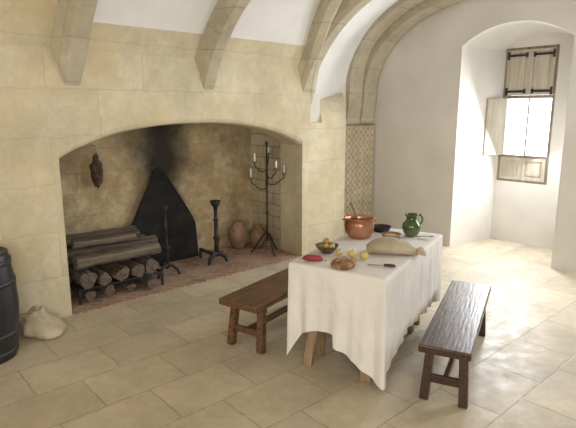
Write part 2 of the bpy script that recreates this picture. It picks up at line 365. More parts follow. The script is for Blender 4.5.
vault('ceiling_haunch', [1.63, 3, 4.2, 4.40], 'stone', 0, kh)
vault('ceiling_right', [4.40, 4.45]+[4.45+(WX+.1-4.45)*(i+1)/14 for i in range(14)], 'vault')
vault('ceiling_left', [-2.65, 0, 1.63], 'stone')
def rib(name, pts, sec, mat='stone2'):
    bm = B(); pts = [Vector(p) for p in pts]; rings = []
    h = pts[-1]-pts[0]; h.z = 0; h.normalize(); W = Vector((h.y, -h.x, 0))
    for i, p in enumerate(pts):
        t = (pts[min(i+1, len(pts)-1)]-pts[max(i-1, 0)]).normalized()
        nrm = W.cross(t).normalized()
        if nrm.y < 0 and t.z > .7: nrm = -nrm
        elif nrm.z < 0 and t.z <= .7: nrm = -nrm
        rings.append([bm.verts.new(p+W*w+nrm*q) for w, q in sec])
    k = len(sec)
    for a, b_ in zip(rings, rings[1:]):
        for i in range(k): bm.faces.new([a[i], a[(i+1)%k], b_[(i+1)%k], b_[i]])
    bm.faces.new(rings[0]); bm.faces.new(rings[-1][::-1])
    return struct(name, bm, mat, bevel=.008)
SEC = [(-.15,.30),(-.15,.12),(-.115,.075),(-.10,.07),(-.10,.045),(-.06,0),(.06,0),(.10,.045),(.10,.07),(.115,.075),(.15,.12),(.15,.30)]
SEC2 = [(w*.9, q) for w, q in SEC]
A0 = profA(0)
for i, x in enumerate((.26, 1.66, 3.02, 4.40)): rib('trim_%d' % (4+i), [(x, y, z) for y, z in A0], SEC)
diag = [(4.42-.48*(4.55-y), y, z+.02) for y, z in A0 if y > 2.4]
rib('trim_8', diag, SEC2)
rib('trim_9', [(WX-.15, y, z) for y, z in Bi], [(-.18,.3),(-.18,.08),(-.14,.06),(-.14,.02),(-.09,0),(.16,0),(.16,.3)])
rib('trim_10', [(WX-.46, y+.02, z+(.09 if z > 2.3 else .09*max(0,(z-1.9)/.4))) for y, z in Bi], [(-.20,.3),(-.20,.08),(-.16,.06),(-.16,.02),(-.11,0),(.14,0),(.14,.3)])
# ------------------------------------------------------------------ window
win = bpy.data.objects.new('window_1', None); COL.objects.link(win); win['kind'] = 'structure'; win.location = (XB, (WY0+WY1)/2, WZ0)
wl = (WY1-WY0)/2; wh = WZ1-WZ0
bm = B(); fw = .035
box(bm, .0, .07, -wl, -wl+fw, 0, wh); box(bm, .0, .07, wl-fw, wl, 0, wh)
for z0, z1 in ((0,.03), (.33,.36), (1.11,1.15), (wh-.03, wh)): box(bm, .0, .07, -wl+fw, wl-fw, z0, z1)
obj('window_frame', bm, 'frame_wood', win, bevel=.004)
obj('glass_pane', box(B(), .045, .05, -wl+fw, wl-fw, .36, 1.11), 'glass', win)
bm = B()
box(bm, .035, .06, -.006, .006, .36, 1.11)
for k in range(1, 4): box(bm, .04, .055, -wl+fw, wl-fw, .36+.75*k/4-.003, .36+.75*k/4+.003)
obj('glazing_bar', bm, 'frame_wood', win)
def panel(name, y0, y1, z0, z1, x=.0, parent=win, mat='wood_pale', raised=True, th=.03):
    bm = B(); box(bm, x+.012, x+th, y0, y1, z0, z1); b = .038
    box(bm, x, x+.012, y0, y0+b, z0, z1); box(bm, x, x+.012, y1-b, y1, z0, z1); box(bm, x, x+.012, y0+b, y1-b, z0, z0+b); box(bm, x, x+.012, y0+b, y1-b, z1-b, z1)
    if raised:
        q = .03; box(bm, x+.004, x+.012, y0+b+q, y1-b-q, z0+b+q, z1-b-q)
    return obj(name, bm, mat, parent, bevel=.002)
panel('lower_panel', -wl+fw, -.002, .03, .33, -.005); panel('lower_panel', .002, wl-fw, .03, .33, -.005)
for y0, y1 in ((-wl+fw, -.002), (.002, wl-fw)):
    s = panel('upper_shutter', y0, y1, 1.152, wh-.032, -.012)
    bm = B(); e = y0 if y0 < -.1 else y1; q = 1 if y0 < -.1 else -1
    for z in (1.20, 1.66):
        a0_, a1_ = sorted((e+q*.004, e+q*.27)); box(bm, -.019, -.012, a0_, a1_, z-.014, z+.014)
        a0_, a1_ = sorted((e+q*.002, e+q*.03)); box(bm, -.020, -.012, a0_, a1_, z-.05, z+.05)
        a0_, a1_ = sorted((e+q*.24, e+q*.27)); box(bm, -.020, -.012, a0_, a1_, z-.03, z+.03)
    obj('strap_hinge', bm, 'iron', s)
leaf = bpy.data.objects.new('open_shutter', None); COL.objects.link(leaf); leaf.parent = win
leaf.location = (-.012, wl-fw-.01, 0); leaf.rotation_euler = (0, 0, math.radians(-114))
panel('shutter_board', -.31, 0, .36, .72, -.0, leaf, th=.04); panel('shutter_board', -.31, 0, .722, 1.11, -.0, leaf, th=.04)
bm = B()
for z in (.42, 1.05): box(bm, -.006, .0, -.2, -.0, z-.012, z+.012)
obj('strap_hinge', bm, 'iron', leaf)
# ------------------------------------------------------------------ patterned hanging
hx0, hx1, hz0, hz1 = 5.14, 6.12, .12, 1.61
hg = thing('door_hanging', 'patterned faded beige cloth hanging with small red motifs beside the fireplace pier', 'wall hanging', ((hx0+hx1)/2, DY-.03, hz0))
bm = B(); nx_, nz2 = 60, 4; g = []
for j in range(nz2+1):
    g.append([bm.verts.new((-(hx1-hx0)/2+(hx1-hx0)*i/nx_, -.008+.008*math.sin(i*.8), (hz1-.03-hz0)*j/nz2)) for i in range(nx_+1)])
for j in range(nz2):
    for i in range(nx_): bm.faces.new([g[j][i], g[j][i+1], g[j+1][i+1], g[j+1][i]])
obj('cloth_panel', bm, 'hang', hg, smooth=True)
obj('top_rail', box(B(), -(hx1-hx0)/2, (hx1-hx0)/2, -.022, .02, hz1-.03-hz0, hz1-hz0), 'frame_wood', hg)
# ------------------------------------------------------------------ table
TZ = .775
tc_ = cam2room(.648, 3.83); TR = math.radians(17.5); TL, TW = .675, .345
tb = thing('trestle_table', 'long trestle table on splayed wooden legs under a white cloth', 'table', tc_, TR)
obj('tabletop', box(B(), -TL, TL, -TW, TW, TZ-.04, TZ), 'wood_leg', tb, bevel=.004)
for x in (-.48, .46):
    obj('cross_bar', beam(B(), (x, -.26, TZ-.08), (x, .26, TZ-.08), .07, .07), 'wood_leg', tb, bevel=.004)
    for s in (-1, 1):
        for e in (-1, 1):
            yb_ = .25 if s > 0 else .20
            obj('leg', beam(B(), (x+e*.09, s*yb_, 0), (x+e*.02, s*(yb_-.08), TZ-.115), .045, .07, (0,1,0)), 'wood_leg', tb, bevel=.004)
    obj('stretcher', beam(B(), (x, -.17, .30), (x, .20, .30), .03, .05), 'wood_leg', tb, bevel=.003)
def make_cloth():
    bm = B(); hl, hw, r = TL+.006, TW+.006, .02
    per = []
    def side(p, q, nrm, n=56):
        for i in range(n): f = i/n; per.append((p[0]+(q[0]-p[0])*f, p[1]+(q[1]-p[1])*f, nrm))
    corners = [(hl, hw), (-hl, hw), (-hl, -hw), (hl, -hw)]
    def arc(cx, cy, a0):
        for i in range(10):
            a = a0+PI/2*i/10; per.append((cx+r*math.cos(a), cy+r*math.sin(a), (math.cos(a), math.sin(a))))
    side((hl, -hw+r), (hl, hw-r), (1,0), 80); arc(hl-r, hw-r, 0)
    side((hl-r, hw), (-hl+r, hw), (0,1), 150); arc(-hl+r, hw-r, PI/2)
    side((-hl, hw-r), (-hl, -hw+r), (-1,0), 80); arc(-hl+r, -hw+r, PI)
    side((-hl+r, -hw), (hl-r, -hw), (0,-1), 150); arc(hl-r, -hw+r, 1.5*PI)
    n = len(per); s = 0; S = []
    for i in range(n): S.append(s); s += math.hypot(per[(i+1)%n][0]-per[i][0], per[(i+1)%n][1]-per[i][1])
    zt = TZ+.004; rows = []
    for sc in (.0, .25, .5, .7, .85, .95):
        if sc == 0: rows.append([bm.verts.new((0, 0, zt))]); continue
        rows.append([bm.verts.new((p[0]*sc, p[1]*sc, zt+.001*noise.noise(Vector((p[0]*sc*6, p[1]*sc*6, 1))))) for p in per])
    rows.append([bm.verts.new((p[0]-p[2][0]*.006, p[1]-p[2][1]*.006, zt)) for p in per])
    rows.append([bm.verts.new((p[0]+p[2][0]*.003, p[1]+p[2][1]*.003, zt-.007)) for p in per])
    R = 34
    for j in range(1, R+1):
        t = j/R; ring = []
        for i, p in enumerate(per):
            near = min(corners, key=lambda c: (c[0]-p[0])**2+(c[1]-p[1])**2); d = math.hypot(near[0]-p[0], near[1]-p[1])
            if near == (-hl, -hw): wd = .30 if p[0] <= -hl+.03 else .22
            elif near == (-hl, hw): wd = .075
            else: wd = .16
            c = math.exp(-(d/wd)**1.25)
            low = {(-hl, hw): .70, (-hl, -hw): .735, (hl, -hw): .60, (hl, hw): .60}[near]
            base = .45 + .06*(1 if p[2][1] < -.5 else 0)
            D = base+(low-base)*c + .006*math.sin(S[i]*7+1) + .006*noise.noise(Vector((S[i]*9, 7, 0)))
            cc = math.exp(-(d/.05)**2)
            dg = Vector((near[0]/abs(near[0]), near[1]/abs(near[1]))).normalized()
            nd = Vector(p[2])*(1-cc)+dg*cc
            amp = .65+.8*noise.noise(Vector((S[i]*2.2, 3, t*.8)))
            fold = ((.015*math.sin(S[i]*27+1.4*math.sin(S[i]*5)+.5*t)+.008*math.sin(S[i]*57+2+t))*(t**.7)*amp
                    + .010*noise.noise(Vector((S[i]*16, t*1.5, 2)))*(t**.5)+.004*noise.noise(Vector((S[i]*22, t*7, 5)))*min(1,t*4))*(1-.4*cc)
            dip = -.020*math.exp(-((d-.09)/.04)**2)*t
            off = .006+fold+cc*.012*t+dip+.004*t
            ring.append(bm.verts.new((p[0]+nd.x*off, p[1]+nd.y*off, zt-.007-(D-.007)*t)))
        rows.append(ring)
    for k in range(n): bm.faces.new([rows[0][0], rows[1][k], rows[1][(k+1)%n]])
    for a, b_ in zip(rows[1:], rows[2:]):
        for k in range(n): bm.faces.new([a[k], b_[k], b_[(k+1)%n], a[(k+1)%n]])
    return bm
cl = obj('tablecloth', make_cloth(), 'cloth', smooth=True, loc=tc_); cl.rotation_euler = (0,0,TR)
tag(cl, 'white linen tablecloth draped to long points over the trestle table', 'tablecloth')
# ------------------------------------------------------------------ benches
def bench(label, c, rz, L, W, Hh, mat):
    t = thing('bench', label, 'bench', c, rz); th = .05; lx = L/2-.14; ly = W/2-.055
    obj('seat', box(B(), -L/2, L/2, -W/2, W/2, Hh-th, Hh), mat, t, bevel=.008)
    for i in (-1, 1):
        for j in (-1, 1):
            obj('leg', beam(B(), (i*(lx+.04), j*(ly+.02), 0), (i*lx, j*ly, Hh-th), .055, .055, (0,1,0)), mat, t, bevel=.004)
        obj('end_stretcher', beam(B(), (i*(lx+.022), -ly, .14), (i*(lx+.022), ly, .14), .03, .05), mat, t, bevel=.003)
        obj('apron', beam(B(), (i*lx, -ly-.03, Hh-th-.025), (i*lx, ly+.03, Hh-th-.025), .06, .05), mat, t, bevel=.003)
    obj('long_stretcher', beam(B(), (-lx, 0, .14), (lx, 0, .14), .03, .045), mat, t, bevel=.003)
    return t
bench('very dark brown polished wooden bench on the window side of the table', cam2room(1.225, 3.496), math.radians(22.5), 1.36, .31, .40, 'wood_dark')
bench('brown wooden plank bench on the fireplace side of the table', cam2room(-.005, 4.20), math.radians(14), 1.34, .36, .40, 'wood_brown')
# ------------------------------------------------------------------ things on the table
TT = TZ+.0065
def on(px, py): return PZ(px, py, TT)
CL = yaw-PI/2      # room angle of the picture's rightward direction
def T_(name, label, cat, px, py, rz=0, group=None): return thing(name, label, cat, on(px, py), rz, group)
t = T_('copper_pot', 'round copper cooking pot with a wooden spoon standing in it', 'pot', 359, 237, CL)
K = .96
prof = [(0,0),(.07,0),(.095,.01),(.118,.045),(.125,.08),(.122,.115),(.118,.135),(.130,.148),(.132,.152),(.127,.154),(.114,.140),(.116,.11),(.119,.08),(.112,.047),(.09,.016),(0,.012)]
obj('body', lathe(B(), [(r*K, z*1.08) for r, z in prof], seg=40), 'copper', t, smooth=True)
for s in (-1, 1):
    obj('handle', tube(B(), [(s*.117,-.03,.134),(s*.130,-.026,.146),(s*.136,0,.150),(s*.130,.026,.146),(s*.117,.03,.134)], .005), 'copper', t, smooth=True)
p0 = on(359, 237)
t = thing('wooden_spoon', 'long brown wooden spoon leaning out of the copper pot', 'spoon', (p0.x, p0.y, TT+.02), CL)
obj('handle', tube(B(), [(.035,0,.02),(-.02,.0,.14),(-.075,.01,.265)], [.006,.007,.009]), 'spoon', t, smooth=True)
bm = B(); blob(bm, (.045,0,.012), (.028,.02,.012)); obj('bowl', bm, 'spoon', t, smooth=True)
t = T_('bowl', 'small dark wooden bowl heaped with fruit near the table corner', 'bowl', 327, 252.5)
obj('body', lathe(B(), [(0,0),(.04,0),(.045,.008),(.07,.03),(.085,.055),(.087,.058),(.08,.056),(.064,.033),(.04,.014),(0,.012)]), 'wood_brown', t, smooth=True)
pb = on(327, 252.5)
def fruit(name, label, cat, loc, r, mat, sq=.92, group=None):
    t = thing(name, label, cat, loc, random.random()*6, group)
    def f(q): return 1-.12*math.exp(-(math.hypot(q.x, q.y)/.25)**2)*(1 if q.z > 0 else .4)
    obj('flesh', blob(B(), (0,0,r*sq), (r, r, r*sq), f, 20, 14), mat, t, smooth=True)
    obj('stem', tube(B(), [(0,0,r*sq*1.72),(.003,0,r*sq*2.05),(.008,0,r*sq*2.2)], .0022, 6), 'stem', t, smooth=True)
    return t
fr = [(-.040,-.018,.036,.027,'greenf'),(.028,-.033,.036,.026,'yolive'),(.036,.026,.037,.026,'orangef'),(-.020,.040,.036,.026,'greenf'),(-.004,-.002,.074,.026,'orangef'),(-.012,-.058,.062,.018,'yolive')]
fl = ['green apple at the left of the wooden fruit bowl','yellow plum at the front of the wooden fruit bowl','orange fruit at the right of the wooden fruit bowl','green apple at the back of the wooden fruit bowl','orange fruit on top of the heap in the wooden bowl','small yellow plum on the near rim of the wooden bowl']
for (x, y, z, r, m_), lb in zip(fr, fl):
    v = Matrix.Rotation(CL, 3, 'Z') @ Vector((x, y, 0)); fruit('apple' if 'apple' in lb else 'plum' if 'plum' in lb else 'orange', lb, 'fruit', (pb.x+v.x, pb.y+v.y, TT+z-.012), r, m_, group='fruit in the wooden bowl')
for px, py, r, lb in ((352, 258, .031, 'yellow apple lying behind the round loaf'), (364, 259.5, .031, 'yellow apple lying right of the loaf beside the linen bag'), (339, 255.5, .024, 'small yellow apple between the loaf and the fruit bowl')):
    fruit('apple', lb, 'fruit', on(px, py), r, 'yellow', group='loose yellow apples on the tablecloth')
t = T_('bread_loaf', 'round brown crusty loaf with scored top on the table edge', 'bread', 343.5, 267, .4)
def lf_(q): return 1+.08*noise.noise(q*2.2)+.04*noise.noise(q*6)
bm = blob(B(), (0,0,.026), (.102,.082,.036), lf_, 40, 24)
for v in bm.verts:
    if v.co.z < .002: v.co.z = .0
obj('crust', bm, 'bread', t, smooth=True)
for k in (-1, 0, 1):
    bm = B(); blob(bm, (k*.038, 0, .059 if k == 0 else .054), (.006, .042, .004), None, 12, 8, .35)
    obj('score_mark', bm, 'breadcut', t, smooth=True)
t = T_('cured_sausage', 'short dark red cured sausage at the near left table corner', 'sausage', 313, 261.5, CL-.25)
obj('skin', tube(B(), [(-.075,0,.016),(-.066,.0,.019),(-.04,.004,.023),(0,.008,.024),(.04,.004,.024),(.062,-.002,.02),(.07,-.004,.016)], [.004,.013,.022,.024,.022,.014,.004], 14), 'redf', t, smooth=True)
for s in (-1, 1): obj('tied_end', tube(B(), [(s*.072,-.001,.015),(s*.082,0,.014),(s*.092,.004,.012)], [.004,.003,.006], 8), 'string', t, smooth=True)
t = T_('table_knife', 'small dark handled knife lying right of the loaf', 'knife', 382, 266.5, CL-.28)
obj('handle', tube(B(), [(.012,0,.010),(.03,0,.011),(.07,0,.011),(.088,0,.010)], [.008,.010,.011,.008], 10), 'wood_dark', t, smooth=True)
bm = B(); box(bm, -.095, .012, -.009, .009, .006, .0085)
obj('blade', bm, 'steel', t)
# linen bag lying on its side, gathered neck
t = T_('linen_bag', 'bulging tan linen bag with its neck gathered on the right', 'bag', 392.5, 253, CL-.15)
bm = B(); prof = []
for k in range(44):
    u = k/44; x = -.19+.34*u
    e = math.sin(PI*min(1, u*.90+.05))**.5*(1-.16*u)
    prof.append((x, .112*e, .066*e))
prof += [(.152,.032,.026),(.159,.025,.021),(.166,.022,.019),(.173,.026,.020),(.182,.038,.024),(.194,.050,.027),(.208,.060,.026),(.220,.064,.022),(.228,.058,.016),(.223,.03,.012)]
seg = 72; rings = []
for i, (x, wy, hz_) in enumerate(prof):
    ring = []; neck = max(0, min(1, (x-.02)/.13))
    for k in range(seg):
        a = 2*PI*k/seg
        rr = 1+.08*noise.noise(Vector((x*8, math.cos(a)*1.3, math.sin(a)*1.3)))+.11*neck*math.sin(a*9)+.035*noise.noise(Vector((x*24, math.cos(a)*3, math.sin(a)*3)))
        y = math.cos(a)*wy*rr; z = hz_*.94+math.sin(a)*hz_*rr
        ring.append(bm.verts.new((x, y-.12*max(0, x-.05), max(.0018, z))))
    rings.append(ring)
for a, b_ in zip(rings, rings[1:]):
    for k in range(seg): bm.faces.new([a[k], a[(k+1)%seg], b_[(k+1)%seg], b_[k]])
bm.faces.new(rings[0]); bm.faces.new(rings[-1])
obj('body', bm, 'linen', t, smooth=True)
obj('tie_string', tube(B(), [(.167, -.014+.026*math.cos(a), .021+.021*math.sin(a)) for a in [2*PI*i/14 for i in range(15)]], .003, 6), 'string', t, smooth=True)
# green jug
t = T_('jug', 'green glazed pottery jug with handle at the far table corner', 'jug', 411, 236, CL)
prof = [(0,0),(.042,0),(.05,.006),(.072,.04),(.082,.08),(.074,.115),(.052,.142),(.044,.158),(.048,.178),(.058,.192),(.056,.195),(.046,.188),(.036,.16),(.04,.14),(.06,.11),(.066,.08),(.055,.04),(0,.015)]
obj('body', lathe(B(), [(r*.95, z*.95) for r, z in prof], seg=32), 'greenglaze', t, smooth=True)
obj('handle', tube(B(), [(.045,.01,.170),(.07,.012,.178),(.088,.012,.158),(.09,.01,.125),(.072,.006,.092)], [.009,.010,.010,.009,.008], 10), 'greenglaze', t, smooth=True)
bm = B(); tube(bm, [(-.042,-.01,.174),(-.058,-.012,.188)], [.012,.008], 10); obj('spout', bm, 'greenglaze', t, smooth=True)
t = T_('iron_skillet', 'black iron skillet behind the copper pot', 'pan', 381, 231, CL)
obj('pan', lathe(B(), [(0,0),(.06,0),(.072,.012),(.084,.04),(.087,.044),(.081,.042),(.069,.014),(0,.008)]), 'iron', t, smooth=True)
obj('handle', tube(B(), [(-.078,.02,.036),(-.12,.05,.05),(-.16,.08,.055)], [.009,.008,.011], 8), 'iron', t, smooth=True)
t = T_('dish', 'brown earthenware dish with cream filling right of the copper pot', 'dish', 391, 238, CL)
obj('body', lathe(B(), [(0,0),(.06,0),(.065,.006),(.078,.034),(.082,.036),(.074,.032),(.062,.012),(0,.01)]), 'terra', t, smooth=True)
obj('filling', lathe(B(), [(0,.026),(.03,.028),(.06,.024),(.068,.020),(.06,.014),(0,.012)]), 'cream', t, smooth=True)
t = T_('napkin', 'folded white napkin at the far end of the tablecloth', 'napkin', 425, 238, TR)
obj('cloth', box(B(), -.06, .06, -.045, .045, 0, .008), 'cloth', t, bevel=.003)
pn = on(425, 238)
t = thing('spoon', 'dull metal spoon lying on the folded white napkin', 'spoon', (pn.x, pn.y, TT+.0085), CL)
obj('handle', tube(B(), [(-.08,0,.005),(0,0,.006),(.04,0,.006)], [.004,.003,.003], 8), 'steel', t, smooth=True)
obj('bowl', blob(B(), (.055,0,.006), (.022,.014,.005), None, 14, 8), 'steel', t, smooth=True)
# ------------------------------------------------------------------ fireplace things
HZ = .013
fb = thing('fireback', 'large plain black iron fireback with a pointed tent-like top on the sooty hearth wall', 'fireback', (2.93, 5.40, HZ))
half = [(.44,0),(.43,.42),(.40,.50),(.27,.74),(.14,.95),(.07,1.09),(.02,1.12)]
out = [(-x, z) for x, z in half]+[(x, z) for x, z in half[::-1]]
out = [(x+.006*noise.noise(Vector((x*9, z*9, 0))), z) for x, z in out]
bm = B(); f = [bm.verts.new((x, .09*z, z)) for x, z in out]; b_ = [bm.verts.new((x, .03+.09*z, z)) for x, z in out]
bm.faces.new(f); bm.faces.new(b_[::-1])
for i in range(len(out)): bm.faces.new([f[i], b_[i], b_[(i+1)%len(out)], f[(i+1)%len(out)]])
obj('plate', bm, 'cast', fb, bevel=.006)
bm = B(); o1 = [(x*.95, .5+(z-.5)*.95) for x, z in out]
tube(bm, [(x, .0+.09*z, z) for x, z in o1+o1[:1]], .005, 8); obj('raised_border', bm, 'cast', fb, smooth=True)
def andiron(label, p, hgt, k=1.0, cup=1.0):
    t = thing('andiron', label, 'andiron', p)
    obj('post', tube(B(), [(0,0,.10),(0,0,.3),(0,0,.32),(0,0,.34),(0,0,hgt*.68),(0,0,hgt*.7),(0,0,hgt*.72),(0,0,hgt-.1)], [r*k for r in (.022,.019,.032,.019,.016,.030,.016,.016)], 12), 'iron', t, smooth=True)
    bm = B(); q = cup; lathe(bm, [(0,hgt-.1),(.020*k,hgt-.1),(.028*q,hgt-.07),(.050*q,hgt-.035),(.058*q,hgt),(.050*q,hgt),(.042*q,hgt-.03),(0,hgt-.06)], seg=16); obj('cup', bm, 'iron', t, smooth=True)
    for s in (-1, 1): obj('foot', tube(B(), [(0,0,.14),(s*.06,-.01,.12),(s*.11,-.02,.07),(s*.13,-.025,.016)], [.024*k,.022*k,.018*k,.016], 8), 'iron', t, smooth=True)
    obj('billet_bar', beam(B(), (0,0,.11), (0,.36,.11), .03, .03), 'iron', t)
    obj('rear_foot', beam(B(), (0,.345,.0), (0,.345,.10), .03, .03), 'iron', t)
    bm = B(); tube(bm, [(0,-.02,hgt*.45),(0,-.05,hgt*.44),(0,-.06,hgt*.40),(0,-.045,hgt*.37)], .007, 8); obj('hook', bm, 'iron', t, smooth=True)
    return t
pa = PZ(217, 264, HZ); andiron('tall black iron andiron with wide cup top right of the fireback', (pa.x, pa.y, HZ), .76, 1.3, 1.1)
pa = PZ(168, 277, HZ); andiron('slender black iron andiron just right of the stacked logs', (pa.x, pa.y, HZ), .80, .8, .55)
pc = PZ(267.5, 253, HZ)
cs = thing('candle_stand', 'tall black iron candle stand on a tripod by the hearth wall', 'candle stand', (pc.x, pc.y, HZ), CL)
obj('pole', tube(B(), [(0,0,.16),(0,0,.5),(0,0,.52),(0,0,.54),(0,0,.85),(0,0,.87),(0,0,1.36)], [.013,.011,.022,.011,.011,.017,.009], 10), 'iron', cs, smooth=True)
obj('finial', lathe(B(), [(0,1.35),(.012,1.355),(.019,1.38),(.012,1.405),(0,1.42)], seg=12), 'iron', cs, smooth=True)
for k in range(3):
    a = k*2*PI/3-PI/2+.5; u = Vector((math.cos(a), math.sin(a), 0))
    obj('leg', tube(B(), [u*.005+Vector((0,0,.26)), u*.05+Vector((0,0,.24)), u*.12+Vector((0,0,.13)), u*.18+Vector((0,0,.03)), u*.21+Vector((0,0,.012))], [.013,.012,.010,.009,.012], 8), 'iron', cs, smooth=True)
cands = []
for k in range(5):
    a = k*2*PI/5+.25; r = .22; z = [1.00,1.24,.94,1.17,1.09][k]; u = Vector((math.cos(a), math.sin(a), 0))
    Z = lambda q: Vector((0,0,z+q))
    arm = obj('arm', tube(B(), [u*.008+Z(-.10), u*.05+Z(-.125), u*.11+Z(-.12), u*.16+Z(-.08), u*.21+Z(-.05), u*r+Z(0)], .0065, 8), 'iron', cs, smooth=True)
    obj('drip_pan', lathe(B(), [(0,z),(.026,z+.004),(.031,z+.012),(.026,z+.010),(0,z+.006)], u*r, 14), 'iron', arm, smooth=True)
    cands.append((u*r, z+.009))
CR = Matrix.Rotation(CL, 3, 'Z')
side_ = ['rightmost','back right','leftmost','front left','front right']
for k, (u, z) in enumerate(cands):
    w = CR @ u; t = thing('candle', 'white wax candle on the %s arm of the iron stand' % side_[k], 'candle', (pc.x+w.x, pc.y+w.y, HZ+z), 0, 'candles on the iron stand')
    hh = [.11,.08,.12,.10,.09][k]
    obj('wax', lathe(B(), [(0,0),(.013,0),(.012,hh-.006),(.006,hh),(0,hh)], seg=12), 'candle', t, smooth=True)
    obj('wick', tube(B(), [(0,0,hh),(.002,0,hh+.012)], .0015, 5), 'iron', t)
def jar(label, px, py, s, rz):
    p = PZ(px, py, HZ); t = thing('clay_jar', label, 'jar', (p.x, p.y, HZ), rz)
    pr = [(0,0),(.07,0),(.10,.05),(.135,.16),(.14,.22),(.12,.29),(.07,.34),(.058,.36),(.07,.385),(.066,.39),(.05,.37),(.05,.34),(0,.30)]
    obj('body', lathe(B(), [(r*s, z*s) for r, z in pr], seg=26), 'terra', t, smooth=True)
    for q in (-1, 1): obj('handle', tube(B(), [(q*.06*s,0,.365*s),(q*.11*s,0,.37*s),(q*.145*s,0,.32*s),(q*.125*s,0,.265*s)], .012*s, 8), 'terra', t, smooth=True)
jar('reddish clay jar standing left in the back corner of the hearth', 238, 248, .93, .6)
jar('smaller brown clay jar between the clay jar and the candle stand', 258, 247.5, .78, 1.2)
# grate
gx0, gx1, gy0, gy1 = 1.63, 2.50, 4.66, 5.26
gr = thing('fire_grate', 'low black iron fire grate carrying the stacked logs', 'grate', ((gx0+gx1)/2, (gy0+gy1)/2, HZ))
gw, gd = (gx1-gx0)/2, (gy1-gy0)/2
bm = B(); GZ = .150
for y in (-gd+.06, gd-.06): box(bm, -gw, gw, y-.010, y+.010, GZ-.02, GZ)
for x in (-gw+.01, gw-.01): box(bm, x-.010, x+.010, -gd+.06, gd-.06, GZ-.02, GZ)
obj('frame', bm, 'iron', gr)
for k in range(6): x = -gw+.12+(2*gw-.24)*k/5; obj('bar', box(B(), x-.007, x+.007, -gd+.06, gd-.06, GZ-.014, GZ), 'iron', gr)
for i in (-1, 1):
    for j in (-1, 1): obj('leg', box(B(), i*(gw-.01)-.011, i*(gw-.01)+.011, j*(gd-.06)-.011, j*(gd-.06)+.011, 0, GZ-.012), 'iron', gr)
# logs: unit-length, unit-radius shapes scaled per copy
def make_log(kind):
    t = thing('log', 'log', 'log'); L = 1.0; bm = B(); seg = 24; rings = []
    for j in range(25):
        y = -L/2+L*j/24; ring = []
        for k in range(seg):
            a = 2*PI*k/seg; r = 1+.22*noise.noise(Vector((math.cos(a)*1.5+kind*7, math.sin(a)*1.5, y*2.5)))+.18*noise.noise(Vector((math.cos(a)*4, math.sin(a)*4+kind*3, y*9)))
            x, z = r*math.cos(a), r*math.sin(a)
            if kind == 1:
                s = z*.8-x*.6
                if s > .3: x += (s-.3)*.55; z -= (s-.3)*.72
            if kind == 2:
                if z > .25: z = .25+.45*(z-.25)+.16*noise.noise(Vector((x*2, y*6, 3)))
                x *= 1.04
            if kind == 3: x *= .92; z *= .95; x += .16*math.sin(y*2.5); z += .08*math.sin(y*4+1)
            ring.append(bm.verts.new((x, y+.02*noise.noise(Vector((x,z,y))), z)))
        rings.append(ring)
    for a, b_ in zip(rings, rings[1:]):
        for k in range(seg): bm.faces.new([a[k], a[(k+1)%seg], b_[(k+1)%seg], b_[k]])
    e0 = [v.co.copy() for v in rings[0]]; e1 = [v.co.copy() for v in rings[-1]]
    obj('bark', bm, 'bark' if kind in (0,3) else 'split', t, smooth=True)
    for e, d in ((e0, -1), (e1, 1)):
        bm = B(); vs = [bm.verts.new(q+Vector((0,d*.0005,0))) for q in e]; cc = sum(e, Vector())/len(e); c = bm.verts.new((cc.x, cc.y+d*.006, cc.z))
        for k in range(seg): bm.faces.new([vs[k], vs[(k+1)%seg], c])
        obj('cut_end', bm, 'cut', t)
    return t
protos = [make_log(k) for k in range(4)]; used = [False]*4
def put_log(kind, x, y, z, r, L, rz, roll, label, tilt=0):
    if used[kind]: t = copy_tree(protos[kind])
    else: t = protos[kind]; used[kind] = True
    t.location = (x, y, z); t.rotation_euler = (tilt, roll, rz); t.scale = (r, L, r)
    t['label'] = label; t['group'] = 'logs stacked in the fireplace'
ordn = ['first','second','third','fourth','fifth','sixth']
cy = (gy0+gy1)/2
for i, (k, r) in enumerate(((0,.050),(3,.055),(1,.050),(0,.052))):
    put_log(k, gx0+.12+.20*i, cy+random.uniform(-.05,.02), HZ+r*1.16, r, random.uniform(.44,.54), random.uniform(-.03,.03), random.uniform(0,.6), 'short rough log on the hearth beneath the fire grate, %s from the left' % ordn[i])
xx = gx0-.01
for i, r in enumerate((.078,.062,.080,.066,.074)):
    xx += r; put_log([0,3,1,0,0][i], xx+.01, cy+random.uniform(-.05,.03), HZ+GZ+r*1.12, r, random.uniform(.50,.60), random.uniform(-.02,.02), [.5,0,.2,2,.9][i], 'rough bark covered log with its end facing out on the grate, %s from the left' % ordn[i]); xx += r+.022
zz = HZ+GZ+.176
lay = ['front','middle','rearmost']
for i, (k, r, dx, L, a) in enumerate(((2,.082,-.02,.84,.02), (3,.078,.02,.92,-.02), (2,.084,.0,.90,.015))):
    put_log(k, (gx0+gx1)/2+dx, cy-.20+.20*i, zz+r*1.04, r, L, PI/2+a, 0, 'long thick dark log lying crosswise over the log ends, %s' % lay[i])
for i, (k, r, dx, L, a) in enumerate(((2,.056,-.08,.62,-.03), (1,.058,-.02,.76,.03))):
    put_log(k, (gx0+gx1)/2+dx, cy-.05+.185*i, zz+.152+r*1.0, r, L, PI/2+a, 0, 'topmost rough split log lying crosswise on the fireplace pile, %s of two' % ['front','back'][i], .02)
ph = PY(95, 149, HY-.09)
t = thing('dried_bundle', 'dark dried bundle hanging from the left hearth wall', 'hanging bundle', ph)
bm = B()
def hb(q): return 1+.3*noise.noise(q*3)
blob(bm, (0,0,-.23), (.062,.04,.17), hb, 22, 18)
for v in bm.verts:
    if v.co.z > -.16: v.co.x *= .7
obj('leaves', bm, 'dried', t, smooth=True)
obj('string', tube(B(), [(0,.02,.03),(0,.01,-.03),(0,0,-.09)], .005, 6), 'string', t)
